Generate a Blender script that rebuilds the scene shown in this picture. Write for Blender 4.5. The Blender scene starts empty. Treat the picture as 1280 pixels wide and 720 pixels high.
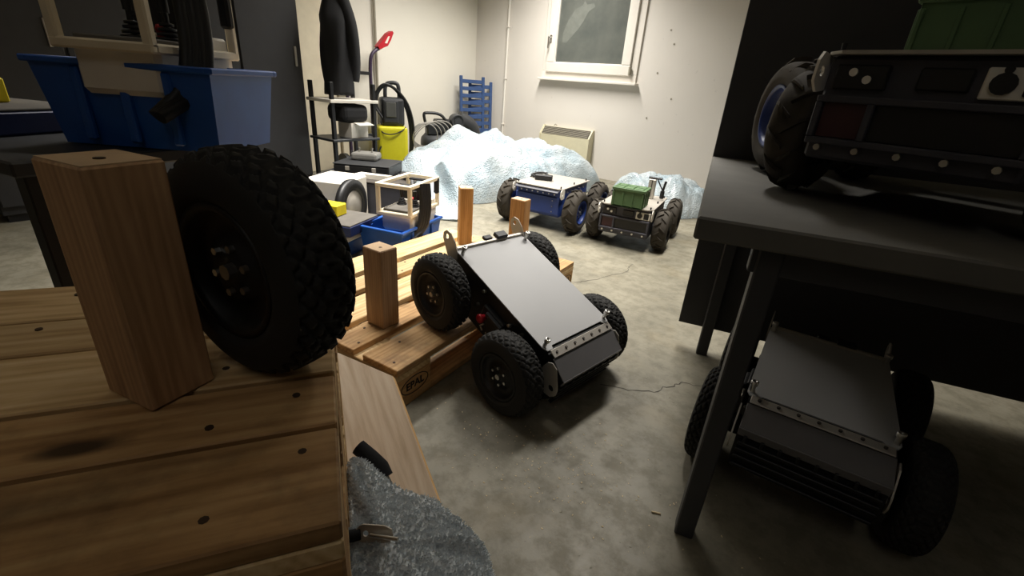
import bpy, bmesh, math, random
from mathutils import Vector, Matrix, noise
random.seed(7)
S = bpy.context.scene
COL = S.collection
PI = math.pi

# ------------------------------------------------------------------ camera, world, lights, exposure
cam = bpy.data.cameras.new('camera'); cam_o = bpy.data.objects.new('camera', cam); COL.objects.link(cam_o)
cam.sensor_width = 36.0; cam.lens = 575.3 / 1280 * 36; cam.clip_start = .02
r_ = Vector((.80178, .59341, .07081)); u_ = Vector((-.29269, .28661, .91225)); f_ = Vector((-.52104, .75214, -.40348))
m_ = Matrix((r_, u_, -f_)).transposed().to_4x4(); m_.translation = (.8862, -.7317, .9208)
cam_o.matrix_world = m_
S.camera = cam_o
S.view_settings.view_transform = 'Standard'; S.view_settings.look = 'None'
S.view_settings.gamma = 1; S.view_settings.use_curve_mapping = False
S.view_settings.exposure = 0.0
w = bpy.data.worlds.new('world'); S.world = w; w.use_nodes = True
w.node_tree.nodes['Background'].inputs[0].default_value = (.02, .022, .026, 1)
w.node_tree.nodes['Background'].inputs[1].default_value = .3

def lamp(name, loc, sx, sy, power, col, spread=180, rot=(0, 0, 0)):
    l = bpy.data.lights.new(name, 'AREA'); l.shape = 'RECTANGLE'; l.size = sx; l.size_y = sy
    l.energy = power; l.color = col; l.spread = math.radians(spread)
    o = bpy.data.objects.new(name, l); o.location = loc; o.rotation_euler = rot; COL.objects.link(o)
    return o
WARM = (1.0, .96, .90)
lamp('lamp_back', (-1.9, 3.05, 2.52), .25, 1.5, 76, WARM, 132)
lamp('lamp_middle', (.05, 1.95, 2.52), .25, 1.5, 36, WARM, 98)
lamp('lamp_left', (-1.35, 1.0, 2.52), .25, 1.5, 40, WARM, 84)
lamp('lamp_front', (1.25, -1.5, 2.52), .25, 1.5, 2.5, WARM, 150)

# ------------------------------------------------------------------ materials
MATS = {}
def lin(c):
    return tuple(((x / 255 + .055) / 1.055) ** 2.4 if x > 10 else x / 255 / 12.92 for x in c)
class NT:
    def __init__(s, name):
        s.m = bpy.data.materials.new(name); s.m.use_nodes = True; s.t = s.m.node_tree; s.n = s.t.nodes
        s.b = s.n['Principled BSDF']; s.out = s.n['Material Output']
    def new(s, typ, **kw):
        n = s.n.new(typ)
        for k, v in kw.items():
            if k.startswith('i_'):
                n.inputs[k[2:].replace('_', ' ')].default_value = v
            else: setattr(n, k, v)
        return n
    def link(s, a, b): s.t.links.new(a, b)
    def coords(s, scale=(1, 1, 1), kind='Object', rnd=0):
        tc = s.new('ShaderNodeTexCoord'); mp = s.new('ShaderNodeMapping'); mp.inputs['Scale'].default_value = scale
        src = tc.outputs[kind]
        if rnd:
            oi = s.new('ShaderNodeObjectInfo'); ml = s.new('ShaderNodeVectorMath', operation='SCALE')
            cb = s.new('ShaderNodeCombineXYZ')
            for i in range(3): s.link(oi.outputs['Random'], cb.inputs[i])
            s.link(cb.outputs[0], ml.inputs[0]); ml.inputs['Scale'].default_value = rnd
            ad = s.new('ShaderNodeVectorMath', operation='ADD'); s.link(src, ad.inputs[0]); s.link(ml.outputs[0], ad.inputs[1]); src = ad.outputs[0]
        s.link(src, mp.inputs['Vector']); return mp.outputs[0]
    def ramp(s, fac, stops):
        r = s.new('ShaderNodeValToRGB'); e = r.color_ramp.elements
        while len(e) < len(stops): e.new(.5)
        for el, (p, c) in zip(e, stops): el.position = p; el.color = (*c[:3], 1)
        s.link(fac, r.inputs[0]); return r.outputs[0]
    def noise(s, vec, scale, detail=4, rough=.55, dist=0):
        n = s.new('ShaderNodeTexNoise'); n.inputs['Scale'].default_value = scale; n.inputs['Detail'].default_value = detail
        n.inputs['Roughness'].default_value = rough; n.inputs['Distortion'].default_value = dist
        if vec: s.link(vec, n.inputs['Vector'])
        return n.outputs['Fac']
    def mix(s, fac, a, b, mode='MIX'):
        m = s.new('ShaderNodeMix', data_type='RGBA', blend_type=mode)
        if isinstance(fac, float): m.inputs[0].default_value = fac
        else: s.link(fac, m.inputs[0])
        for v, i in ((a, 6), (b, 7)):
            if isinstance(v, tuple): m.inputs[i].default_value = (*v[:3], 1)
            else: s.link(v, m.inputs[i])
        return m.outputs[2]
    def bump(s, h, strength=.3, dist=.002):
        b = s.new('ShaderNodeBump'); b.inputs['Strength'].default_value = strength; b.inputs['Distance'].default_value = dist
        s.link(h, b.inputs['Height']); s.link(b.outputs[0], s.b.inputs['Normal'])
    def base(s, c):
        if isinstance(c, tuple): s.b.inputs['Base Color'].default_value = (*c[:3], 1)
        else: s.link(c, s.b.inputs['Base Color'])

def simple(name, rgb, rough=.5, metal=0, spec=.5, vary=.12, scale=14, bump=.0, bscale=200):
    if name in MATS: return MATS[name]
    t = NT(name); c = lin(rgb)
    v = t.coords(rnd=3); n = t.noise(v, scale)
    t.base(t.ramp(n, [(.3, tuple(x * (1 - vary) for x in c)), (.7, tuple(min(1, x * (1 + vary)) for x in c))]))
    t.b.inputs['Roughness'].default_value = rough; t.b.inputs['Metallic'].default_value = metal
    t.b.inputs['Specular IOR Level'].default_value = spec
    if bump: t.bump(t.noise(v, bscale, 3), bump, .001)
    MATS[name] = t.m; return t.m

def wood(name, dark, mid, light, axis=0, rough=.62, knots=True, ring=5.0, dirt=0):
    t = NT(name)
    sc = [9, 9, 9]; sc[axis] = .9
    v = t.coords(tuple(sc), rnd=7)
    n1 = t.noise(v, 4.5, 6, .62, .5)
    wv = t.new('ShaderNodeTexWave', wave_type='RINGS', rings_direction='XYZ'[axis]); wv.inputs['Scale'].default_value = ring
    wv.inputs['Distortion'].default_value = 5; wv.inputs['Detail'].default_value = 3; wv.inputs['Detail Scale'].default_value = 1.2
    sc2 = [5, 5, 5]; sc2[axis] = .5
    t.link(t.coords(tuple(sc2), rnd=5), wv.inputs['Vector'])
    mx = t.new('ShaderNodeMath', operation='MULTIPLY_ADD'); t.link(wv.outputs['Fac'], mx.inputs[0]); mx.inputs[1].default_value = .14; t.link(n1, mx.inputs[2])
    col = t.ramp(mx.outputs[0], [(.36, lin(light)), (.56, lin(mid)), (.80, lin(dark))])
    oi = t.new('ShaderNodeObjectInfo')
    hv = t.new('ShaderNodeHueSaturation'); t.link(col, hv.inputs['Color'])
    mr = t.new('ShaderNodeMapRange'); mr.inputs['To Min'].default_value = .84; mr.inputs['To Max'].default_value = 1.12; t.link(oi.outputs['Random'], mr.inputs['Value'])
    t.link(mr.outputs[0], hv.inputs['Value']); col = hv.outputs[0]
    if knots:
        sk = [11, 11, 11]; sk[axis] = 4
        vo = t.new('ShaderNodeTexVoronoi'); vo.inputs['Scale'].default_value = .8; t.link(t.coords(tuple(sk), rnd=9), vo.inputs['Vector'])
        k = t.ramp(vo.outputs['Distance'], [(.06, (1, 1, 1)), (.13, (0, 0, 0))])
        col = t.mix(k, col, lin(tuple(int(x * .5) for x in dark)))
    if dirt:
        d = t.ramp(t.noise(t.coords((1, 1, 1), rnd=4), 9, 5, .65), [(.5, (0, 0, 0)), (.75, (dirt,) * 3)])
        col = t.mix(d, col, lin((72, 58, 42)))
    t.base(col); t.b.inputs['Roughness'].default_value = rough; t.b.inputs['Specular IOR Level'].default_value = .3
    t.bump(n1, .25, .0015)
    MATS[name] = t.m; return t.m

M_pine = wood('pine', (176, 140, 94), (208, 176, 128), (222, 196, 152), 0)
M_pine_y = wood('pine_y', (176, 140, 94), (208, 176, 128), (222, 196, 152), 1)
M_pineold = wood('pine_worn', (150, 112, 70), (186, 146, 98), (202, 166, 116), 0, dirt=.6)
M_block = wood('pine_block', (156, 116, 70), (190, 148, 96), (204, 164, 112), 0, knots=False)
M_post = wood('timber_post', (150, 116, 84), (178, 142, 106), (196, 160, 122), 2, knots=False, ring=9)
M_postl = wood('timber_post_light', (150, 110, 66), (182, 138, 88), (198, 156, 106), 2, knots=False, ring=8)
M_end = simple('end_grain_wood', (206, 176, 140), .75)
M_ply = wood('plywood', (198, 174, 146), (220, 198, 172), (230, 212, 188), 0, knots=False, ring=3)
M_plyedge = simple('plywood_edge', (206, 164, 112), .7)
M_black = simple('black_plastic', (22, 22, 24), .45)
M_body = simple('black_powder_coat', (14, 14, 16), .55, bump=.1, bscale=600)
M_dark = simple('dark_grey_plastic', (46, 47, 49), .5)
M_rubber = simple('tyre_rubber', (40, 39, 37), .72, spec=.3, bump=.15, bscale=300)
M_rubber2 = simple('field_tyre_rubber', (62, 57, 50), .8, spec=.25, bump=.2, bscale=200)
M_rim = simple('black_rim', (12, 12, 13), .5)
M_steel = simple('bright_steel', (205, 203, 198), .32, 1, vary=.06)
M_zinc = simple('zinc_plate', (190, 184, 174), .45, .6, vary=.06)
M_lid = simple('grey_sheet_lid', (172, 172, 172), .45, .0, vary=.03, scale=4)
M_visor = simple('graphite_sheet', (112, 110, 110), .42, .2, vary=.06)
M_red = simple('red_plastic', (176, 22, 38), .4)
M_blue = simple('blue_paint', (30, 54, 116), .42, vary=.08)
M_tote = simple('blue_tote_plastic', (24, 82, 166), .42, vary=.08)
M_navy = simple('navy_plastic', (30, 44, 92), .5)
M_lidr = simple('grey_deck_sheet', (168, 162, 152), .5, .2, vary=.05)
M_charc = simple('charcoal_sheet', (66, 66, 74), .5, .2)
M_green = simple('green_crate_plastic', (76, 104, 66), .55, vary=.08)
M_yellow = simple('yellow_plastic', (214, 206, 32), .45, vary=.06)
M_yellowb = simple('yellow_foam', (236, 214, 24), .6)
M_cream = simple('cream_frame_paint', (224, 212, 186), .45, vary=.05)
M_white = simple('white_plastic', (222, 216, 204), .5, vary=.05)
M_heater = simple('heater_enamel', (210, 203, 174), .45, vary=.04)
M_heatgr = simple('heater_grille', (150, 144, 128), .5)
M_winframe = simple('white_window_paint', (222, 216, 206), .45, vary=.03)
M_seam = simple('dark_joint', (60, 54, 48), .8)
M_purple = simple('plum_tube', (58, 44, 66), .4)
M_cloth = simple('black_cloth', (20, 20, 22), .9, bump=.5, bscale=120)
M_foam = simple('grey_foam', (92, 88, 82), .95, bump=.4, bscale=150)
M_cable = simple('black_cable', (18, 18, 19), .5)
M_ghose = simple('grey_hose', (150, 146, 138), .5)
M_ink = simple('stamp_ink', (34, 24, 16), .9)
M_nail = simple('nail_head', (70, 52, 36), .6, .3)
M_cab = simple('dark_cabinet_paint', (52, 52, 54), .55, vary=.06)
M_bench = simple('bench_steel', (60, 60, 62), .55, vary=.08)
M_benchtop = simple('bench_top_grey', (96, 94, 88), .7, vary=.12, scale=8)
M_maroon = simple('maroon_panel', (62, 30, 34), .5)
M_chip = simple('wood_chip', (206, 186, 150), .9)
M_crack = simple('crack_shadow', (56, 52, 46), .95)
M_conduit = simple('white_conduit', (236, 232, 222), .5, vary=.03)
M_dust = simple('grit', (150, 144, 130), .95)

def wall_mat(name, rgb, blotch=.04):
    t = NT(name); c = lin(rgb); v = t.coords()
    n = t.noise(v, 1.3, 5, .6); n2 = t.noise(v, 60, 3)
    col = t.ramp(n, [(.3, tuple(x * (1 - blotch) for x in c)), (.7, c)])
    sp = t.ramp(t.noise(v, 22, 2, .5), [(.73, (0, 0, 0)), (.76, (.35,) * 3)])
    col = t.mix(sp, col, tuple(x * .72 for x in c))
    t.base(col); t.b.inputs['Roughness'].default_value = .6; t.bump(n2, .12, .002); return t.m
M_wallb = wall_mat('wall_paint_back', (222, 216, 207)); M_walll = wall_mat('wall_paint_left', (232, 227, 214))
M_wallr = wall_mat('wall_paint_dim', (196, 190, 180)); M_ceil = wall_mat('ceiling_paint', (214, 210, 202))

def floor_mat():
    t = NT('concrete'); v = t.coords()
    n = t.noise(v, 2.2, 8, .62); n2 = t.noise(v, 14, 6, .7); n3 = t.noise(v, 90, 3)
    col = t.ramp(n, [(.3, lin((112, 108, 94))), (.5, lin((132, 127, 111))), (.72, lin((150, 144, 127)))])
    s2 = t.ramp(n2, [(.44, (1, 1, 1)), (.60, (.74, .73, .70))]); col = t.mix(1.0, col, s2, 'MULTIPLY')
    sp = t.ramp(t.noise(v, 40, 5, .75), [(.66, (0, 0, 0)), (.72, (.6,) * 3)]); col = t.mix(sp, col, lin((96, 92, 82)))
    yl = t.ramp(t.noise(v, 3.1, 4, .6), [(.55, (0, 0, 0)), (.75, (.35,) * 3)]); col = t.mix(yl, col, lin((140, 126, 96)))
    t.base(col); r = t.ramp(n2, [(.35, (.42,) * 3), (.65, (.62,) * 3)]); t.link(r, t.b.inputs['Roughness'])
    t.b.inputs['Specular IOR Level'].default_value = .4
    t.bump(n3, .25, .002); return t.m
M_floor = floor_mat()

def bubble_mat():
    t = NT('bubble_wrap_film'); v = t.coords()
    vo = t.new('ShaderNodeTexVoronoi'); vo.inputs['Scale'].default_value = 75; t.link(v, vo.inputs['Vector'])
    h = t.ramp(vo.outputs['Distance'], [(0, (1, 1, 1)), (.45, (.2,) * 3), (.6, (0, 0, 0))])
    n = t.noise(v, 5, 5, .6)
    t.base(t.ramp(n, [(.3, lin((174, 195, 206))), (.68, lin((211, 219, 221)))]))
    t.b.inputs['Roughness'].default_value = .22; t.b.inputs['Specular IOR Level'].default_value = .8
    t.b.inputs['Transmission Weight'].default_value = .18; t.b.inputs['IOR'].default_value = 1.25
    t.b.inputs['Coat Weight'].default_value = .3; t.b.inputs['Coat Roughness'].default_value = .15
    ad = t.new('ShaderNodeMath', operation='MULTIPLY_ADD'); t.link(t.noise(v, 26, 5, .7), ad.inputs[0]); ad.inputs[1].default_value = 2.2; t.link(h, ad.inputs[2])
    t.bump(ad.outputs[0], .8, .006); return t.m
M_bubble = bubble_mat()
def towel_mat():
    t = NT('terry_cloth'); v = t.coords()
    n = t.noise(v, 120, 4, .7); n2 = t.noise(v, 12, 3)
    c = t.ramp(n, [(.3, lin((200, 208, 212))), (.7, lin((236, 240, 242)))])
    t.base(t.mix(t.ramp(n2, [(.4, (0, 0, 0)), (.7, (.3,) * 3)]), c, lin((200, 210, 215))))
    t.b.inputs['Roughness'].default_value = .95; t.b.inputs['Sheen Weight'].default_value = .4; t.b.inputs['Specular IOR Level'].default_value = .1
    t.bump(n, .35, .002); return t.m
M_towel = towel_mat()
def glass_mat():
    t = NT('frosted_pane'); v = t.coords()
    n = t.noise(v, 3.0, 4, .6)
    t.base(t.ramp(n, [(.35, lin((84, 88, 84))), (.7, lin((104, 106, 100)))]))
    t.b.inputs['Roughness'].default_value = .3; t.b.inputs['Specular IOR Level'].default_value = .35; return t.m
M_pane = glass_mat()
M_smudge = simple('pane_smear', (106, 109, 102), .7, vary=.1)

# ------------------------------------------------------------------ mesh builder
class MB:
    def __init__(s): s.v = []; s.f = []; s.sm = []
    def add(s, vs, fs, smooth=False, mtx=None):
        o = len(s.v)
        s.v += [tuple(mtx @ Vector(p)) if mtx else tuple(p) for p in vs]
        s.f += [tuple(i + o for i in f) for f in fs]; s.sm += [smooth] * len(fs); return s
    def bm(s, b, smooth=False, mtx=None):
        b.verts.ensure_lookup_table(); b.verts.index_update()
        s.add([v.co.copy() for v in b.verts], [[v.index for v in f.verts] for f in b.faces], smooth, mtx); b.free(); return s
    def box(s, c, d, bev=0, rot=None, seg=1):
        m = Matrix.Translation(c)
        if rot: m = m @ Matrix.Rotation(rot[2], 4, 'Z') @ Matrix.Rotation(rot[1], 4, 'Y') @ Matrix.Rotation(rot[0], 4, 'X')
        b = bmesh.new(); bmesh.ops.create_cube(b, size=1)
        for v in b.verts: v.co = Vector((v.co.x * d[0], v.co.y * d[1], v.co.z * d[2]))
        if bev: bmesh.ops.bevel(b, geom=list(b.edges) + list(b.verts), offset=bev, segments=seg, affect='EDGES', profile=.5, clamp_overlap=True)
        return s.bm(b, False, m)
    def cyl(s, p0, p1, r0, r1=None, n=12, cap=True):
        p0, p1 = Vector(p0), Vector(p1); r1 = r0 if r1 is None else r1
        q = (p1 - p0).to_track_quat('Z', 'Y').to_matrix()
        vs = []
        for p, r in ((p0, r0), (p1, r1)):
            for i in range(n):
                a = 2 * PI * i / n; vs.append(p + q @ Vector((r * math.cos(a), r * math.sin(a), 0)))
        s.add(vs, [(i, (i + 1) % n, n + (i + 1) % n, n + i) for i in range(n)], True)
        if cap: s.add(vs, [tuple(range(n))[::-1], tuple(range(n, 2 * n))])
        return s
    def tube(s, pts, r, n=8, close=False, smooth_path=0):
        pts = [Vector(p) for p in pts]
        for _ in range(smooth_path):
            q = [pts[0]]
            for a, b in zip(pts, pts[1:]): q += [a * .75 + b * .25, a * .25 + b * .75]
            pts = q + [pts[-1]]
        k = len(pts); vs = []; up = None
        for i, p in enumerate(pts):
            if close: d = pts[(i + 1) % k] - pts[i - 1]
            else: d = pts[min(i + 1, k - 1)] - pts[max(i - 1, 0)]
            d.normalize()
            if up is None: up = d.orthogonal().normalized()
            else:
                up = up - d * up.dot(d); up = up.normalized() if up.length > 1e-6 else d.orthogonal().normalized()
            sd = d.cross(up); rr = r
            if isinstance(r, (list, tuple)): g = i / max(1, k - 1) * (len(r) - 1); g0 = min(int(g), len(r) - 2); rr = r[g0] + (r[g0 + 1] - r[g0]) * (g - g0)
            for j in range(n):
                a = 2 * PI * j / n; vs.append(p + (up * math.cos(a) + sd * math.sin(a)) * rr)
        fs = []
        for i in range(k if close else k - 1):
            for j in range(n):
                fs.append((i * n + j, i * n + (j + 1) % n, ((i + 1) % k) * n + (j + 1) % n, ((i + 1) % k) * n + j))
        s.add(vs, fs, True)
        if not close: s.add(vs, [tuple(range(n))[::-1], tuple(range((k - 1) * n, k * n))])
        return s
    def lathe(s, prof, n=40, axis='Y', mtx=None, closed=False):
        vs = []
        for (r, h) in prof:
            for i in range(n):
                a = 2 * PI * i / n
                vs.append((r * math.cos(a), h, r * math.sin(a)) if axis == 'Y' else (r * math.cos(a), r * math.sin(a), h))
        k = len(prof); fs = []
        for i in range(k if closed else k - 1):
            for j in range(n):
                a, b = i * n, ((i + 1) % k) * n; q = (a + j, a + (j + 1) % n, b + (j + 1) % n, b + j)
                fs.append(q if axis == 'Z' else q[::-1])
        return s.add(vs, fs, True, mtx)
    def prism(s, poly, z0, z1, mtx=None):
        n = len(poly); vs = [(x, y, z0) for x, y in poly] + [(x, y, z1) for x, y in poly]
        fs = [tuple(range(n))[::-1], tuple(range(n, 2 * n))] + [(i, (i + 1) % n, n + (i + 1) % n, n + i) for i in range(n)]
        return s.add(vs, fs, False, mtx)
    def ring_plate(s, poly, hole, hr, z0, z1, mtx=None, n=28):
        # plate with a round hole: outline resampled by angle round the hole centre
        cx, cy = hole; out = []
        for i in range(n):
            a = 2 * PI * i / n; dx, dy = math.cos(a), math.sin(a); best = None
            for (x1, y1), (x2, y2) in zip(poly, poly[1:] + poly[:1]):
                ex, ey = x2 - x1, y2 - y1; den = dx * ey - dy * ex
                if abs(den) < 1e-9: continue
                t = ((x1 - cx) * ey - (y1 - cy) * ex) / den; q = ((x1 - cx) * dy - (y1 - cy) * dx) / den
                if t > 0 and -1e-6 <= q <= 1 + 1e-6 and (best is None or t < best): best = t
            out.append((cx + dx * best, cy + dy * best))
        inn = [(cx + hr * math.cos(2 * PI * i / n), cy + hr * math.sin(2 * PI * i / n)) for i in range(n)]
        vs = [(x, y, z) for z in (z0, z1) for x, y in out + inn]; fs = []
        for i in range(n):
            j = (i + 1) % n; N = 2 * n
            fs += [(i, n + i, n + j, j), (N + i, N + j, N + n + j, N + n + i), (i, j, N + j, N + i), (n + j, n + i, N + n + i, N + n + j)]
        return s.add(vs, fs, False, mtx)
    def build(s, name, mat, parent=None, kind=None, auto=None):
        me = bpy.data.meshes.new(name); me.from_pydata(s.v, [], s.f); me.update()
        me.polygons.foreach_set('use_smooth', s.sm); me.materials.append(mat)
        return link(name, me, parent, kind)
def link(name, me, parent=None, kind=None):
    o = bpy.data.objects.new(name, me); COL.objects.link(o)
    if parent: o.parent = parent
    if kind: o['kind'] = kind
    return o
def tag(o, label=None, cat=None, group=None, kind=None):
    for k, v in (('label', label), ('category', cat), ('group', group), ('kind', kind)):
        if v: o[k] = v
    return o
def empty(name, loc, rz=0, label=None, cat=None, group=None, rot=None):
    o = bpy.data.objects.new(name, None); o.empty_display_size = .05; COL.objects.link(o)
    o.location = loc; o.rotation_euler = rot or (0, 0, rz); return tag(o, label, cat, group)
KIDS = {}
def kids(o): return [c for c in bpy.data.objects if c.parent == o]
def copy_tree(o, parent=None, label=None):
    c = o.copy(); COL.objects.link(c)
    if parent: c.parent = parent
    if label: c['label'] = label
    for k in kids(o): copy_tree(k, c)
    return c
def round_poly(w, h, r, n=4):
    out = []
    for cx, cy, a0 in ((w / 2 - r, h / 2 - r, 0), (-w / 2 + r, h / 2 - r, 90), (-w / 2 + r, -h / 2 + r, 180), (w / 2 - r, -h / 2 + r, 270)):
        for i in range(n + 1):
            a = math.radians(a0 + 90 * i / n); out.append((cx + r * math.cos(a), cy + r * math.sin(a)))
    return out
def text_mesh(body, size, depth=.0008):
    cu = bpy.data.curves.new('stamp_text', 'FONT'); cu.body = body; cu.size = size; cu.extrude = depth / 2
    cu.align_x = 'CENTER'; cu.align_y = 'CENTER'; cu.resolution_u = 3; cu.offset = .0009
    o = bpy.data.objects.new('stamp_text', cu); COL.objects.link(o)
    dg = bpy.context.evaluated_depsgraph_get(); me = bpy.data.meshes.new_from_object(o.evaluated_get(dg))
    bpy.data.objects.remove(o); return me
def Mx(loc, ex, ey, ez):
    m = Matrix((ex, ey, ez)).transposed().to_4x4(); m.translation = loc; return m

# ------------------------------------------------------------------ room shell
XL, YB, XR, YF, H = -3.4, 4.25, 3.6, -3.2, 2.6
def slab(name, c, d, mat, kind='structure', parent=None):
    return MB().box(c, d).build(name, mat, parent, kind)
fl = slab('floor', ((XL + XR) / 2, (YB + YF) / 2, -.05), (XR - XL + .4, YB - YF + .4, .1), M_floor)
slab('ceiling', ((XL + XR) / 2, (YB + YF) / 2, H + .05), (XR - XL + .4, YB - YF + .4, .1), M_ceil)
# back wall with a real window opening
WX0, WX1, WZ0 = -2.36, -1.20, 1.02
WZ1 = 2.15
bw = MB()
bw.box(((XL + WX0) / 2, YB + .1, H / 2), (WX0 - XL, .2, H)); bw.box(((WX1 + XR) / 2, YB + .1, H / 2), (XR - WX1, .2, H))
bw.box(((WX0 + WX1) / 2, YB + .1, WZ0 / 2), (WX1 - WX0, .2, WZ0)); bw.box(((WX0 + WX1) / 2, YB + .1, (WZ1 + H) / 2), (WX1 - WX0, .2, H - WZ1))
wb = bw.build('wall_back', M_wallb, None, 'structure')
scr = MB()
for x, z in ((-.93, 1.51), (-.875, 1.39), (-.99, 1.13), (-1.02, .7), (-.8, .9)): scr.cyl((x, YB + .004, z), (x, YB - .004, z), .009, n=8)
scr.build('wall_plug', M_heatgr, wb)
lw = slab('wall_left', (XL - .1, (YB + YF) / 2, H / 2), (.2, YB - YF, H), M_walll)
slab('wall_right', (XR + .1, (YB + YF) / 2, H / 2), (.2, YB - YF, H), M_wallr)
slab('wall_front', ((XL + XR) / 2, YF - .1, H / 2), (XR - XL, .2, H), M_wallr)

# crack lines and specks in the floor
def crack(pts, wd, name='crack'):
    vs = []; fs = []; rnd = random.Random(len(pts)); path = []
    for a, b in zip(pts, pts[1:]):
        for i in range(9):
            t = i / 9; path.append(Vector((a[0] + (b[0] - a[0]) * t + rnd.uniform(-.008, .008), a[1] + (b[1] - a[1]) * t + rnd.uniform(-.008, .008), .0008)))
    path.append(Vector((*pts[-1], .0008)))
    for i, p in enumerate(path):
        d = (path[min(i + 1, len(path) - 1)] - path[max(0, i - 1)]).normalized(); sd = Vector((-d.y, d.x, 0)) * wd * rnd.uniform(.3, 1)
        vs += [p + sd, p - sd]
    fs = [(2 * i, 2 * i + 2, 2 * i + 3, 2 * i + 1) for i in range(len(path) - 1)]
    MB().add(vs, fs).build(name, M_crack, fl, 'structure')
crack([(-.25, 1.02), (-.16, 1.2), (-.07, 1.35), (.02, 1.62), (.0, 1.78)], .0022)
crack([(.40, .54), (.55, .62), (.62, .75), (.75, .83), (.98, .85)], .0022)
crack([(.72, 1.25), (.95, 1.5), (1.2, 1.6)], .002)

# window
wn = empty('window_1', ((WX0 + WX1) / 2, YB, WZ0)); wn['kind'] = 'structure'
W = WX1 - WX0; WH = WZ1 - WZ0
def ringframe(x0, x1, z0, z1, t, y0, y1, bev=.004):
    m = MB(); yc, dy = (y0 + y1) / 2, y1 - y0
    m.box(((x0 + x1) / 2, yc, z0 + t / 2), (x1 - x0, dy, t), bev); m.box(((x0 + x1) / 2, yc, z1 - t / 2), (x1 - x0, dy, t), bev)
    m.box((x0 + t / 2, yc, (z0 + z1) / 2), (t, dy, z1 - z0 - 2 * t), bev); m.box((x1 - t / 2, yc, (z0 + z1) / 2), (t, dy, z1 - z0 - 2 * t), bev); return m
ringframe(-W / 2, W / 2, .0, WH, .075, -.02, .08).build('window_frame', M_winframe, wn)
sash = ringframe(-W / 2 + .055, W / 2 - .075, .065, WH - .06, .10, -.045, -.004, .006).build('window_sash', M_winframe, wn)
MB().box((-.01, .0, WH / 2), (W - .3, .012, WH - .3)).build('window_pane', M_pane, sash)
rb = MB(); x0, x1, z0, z1 = -W / 2 + .155, W / 2 - .175, .165, WH - .16
rb.box(((x0 + x1) / 2, -.018, z0), (x1 - x0, .022, .012)); rb.box((x0, -.018, (z0 + z1) / 2), (.012, .022, z1 - z0)); rb.box((x1, -.018, (z0 + z1) / 2), (.012, .022, z1 - z0))
rb.build('glazing_bead', M_conduit, sash)
# pale smear wiped on the glass
sm = [(-.36, .37), (-.31, .36), (-.24, .43), (-.17, .50), (-.12, .57), (-.07, .66), (.0, .70), (-.02, .735), (-.1, .725), (-.13, .76), (-.15, .72), (-.24, .68), (-.31, .58), (-.36, .46)]
MB().prism(sm, 0, .0006, Mx((.0, -.0065, 0), (1, 0, 0), (0, 0, 1), (0, -1, 0))).build('smear', M_smudge, sash)
hd = MB(); hd.box((-W / 2 + .095, -.05, .40), (.03, .014, .075), .004); hd.cyl((-W / 2 + .095, -.05, .41), (-W / 2 + .095, -.085, .41), .009); hd.box((-W / 2 + .09, -.09, .36), (.018, .014, .12), .005)
hd.build('window_handle', M_steel, sash)
MB().cyl((W / 2 - .07, -.05, .075), (W / 2 - .07, -.05, .15), .014).build('hinge', M_heatgr, wn)
MB().box((0, -.035, -.01), (W + .05, .09, .025), .004).build('window_sill', M_winframe, wn)

# conduit in the corner
cd = empty('wall_conduit', (-2.9, YB - .012, 0), 0, 'thin white vertical conduit pipe clipped to the back wall beside the window', 'pipe')
MB().cyl((0, 0, 0), (0, 0, H), .011, n=10).build('pipe_run', M_conduit, cd)
for z in (.45, .98, 1.54, 2.1): MB().box((0, -.002, z), (.035, .026, .018), .003).build('pipe_clip', M_winframe, cd)

# cream door in the left wall (its trim shows behind the hand truck)
dr = empty('door_1', (XL, 1.75, 0)); dr['kind'] = 'structure'
MB().box((.012, 0, 1.02), (.03, .84, 2.04), .004).build('door_leaf', M_cream, dr)
df = MB(); df.box((.025, .49, 1.05), (.05, .11, 2.1), .006); df.box((.025, -.49, 1.05), (.05, .11, 2.1), .006); df.box((.025, 0, 2.13), (.05, 1.09, .1), .006)
df.build('door_frame', M_cream, dr)
tr = MB().cyl((XL + .03, 2.66, 0), (XL + .03, 2.66, H), .014, n=10).build('trim_1', M_heatgr, None, 'structure')

# ceiling lamps (above the frame)
for i, (x, y, lb) in enumerate(((-1.9, 3.05, 'white tube lamp on the ceiling close to the back wall'), (.05, 1.95, 'white tube lamp on the ceiling above the field robots'))):
    t = empty('ceiling_lamp', (x, y, H), 0, lb, 'lamp')
    MB().box((0, 0, -.03), (.3, 1.6, .06), .008).build('lamp_housing', M_winframe, t)

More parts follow.
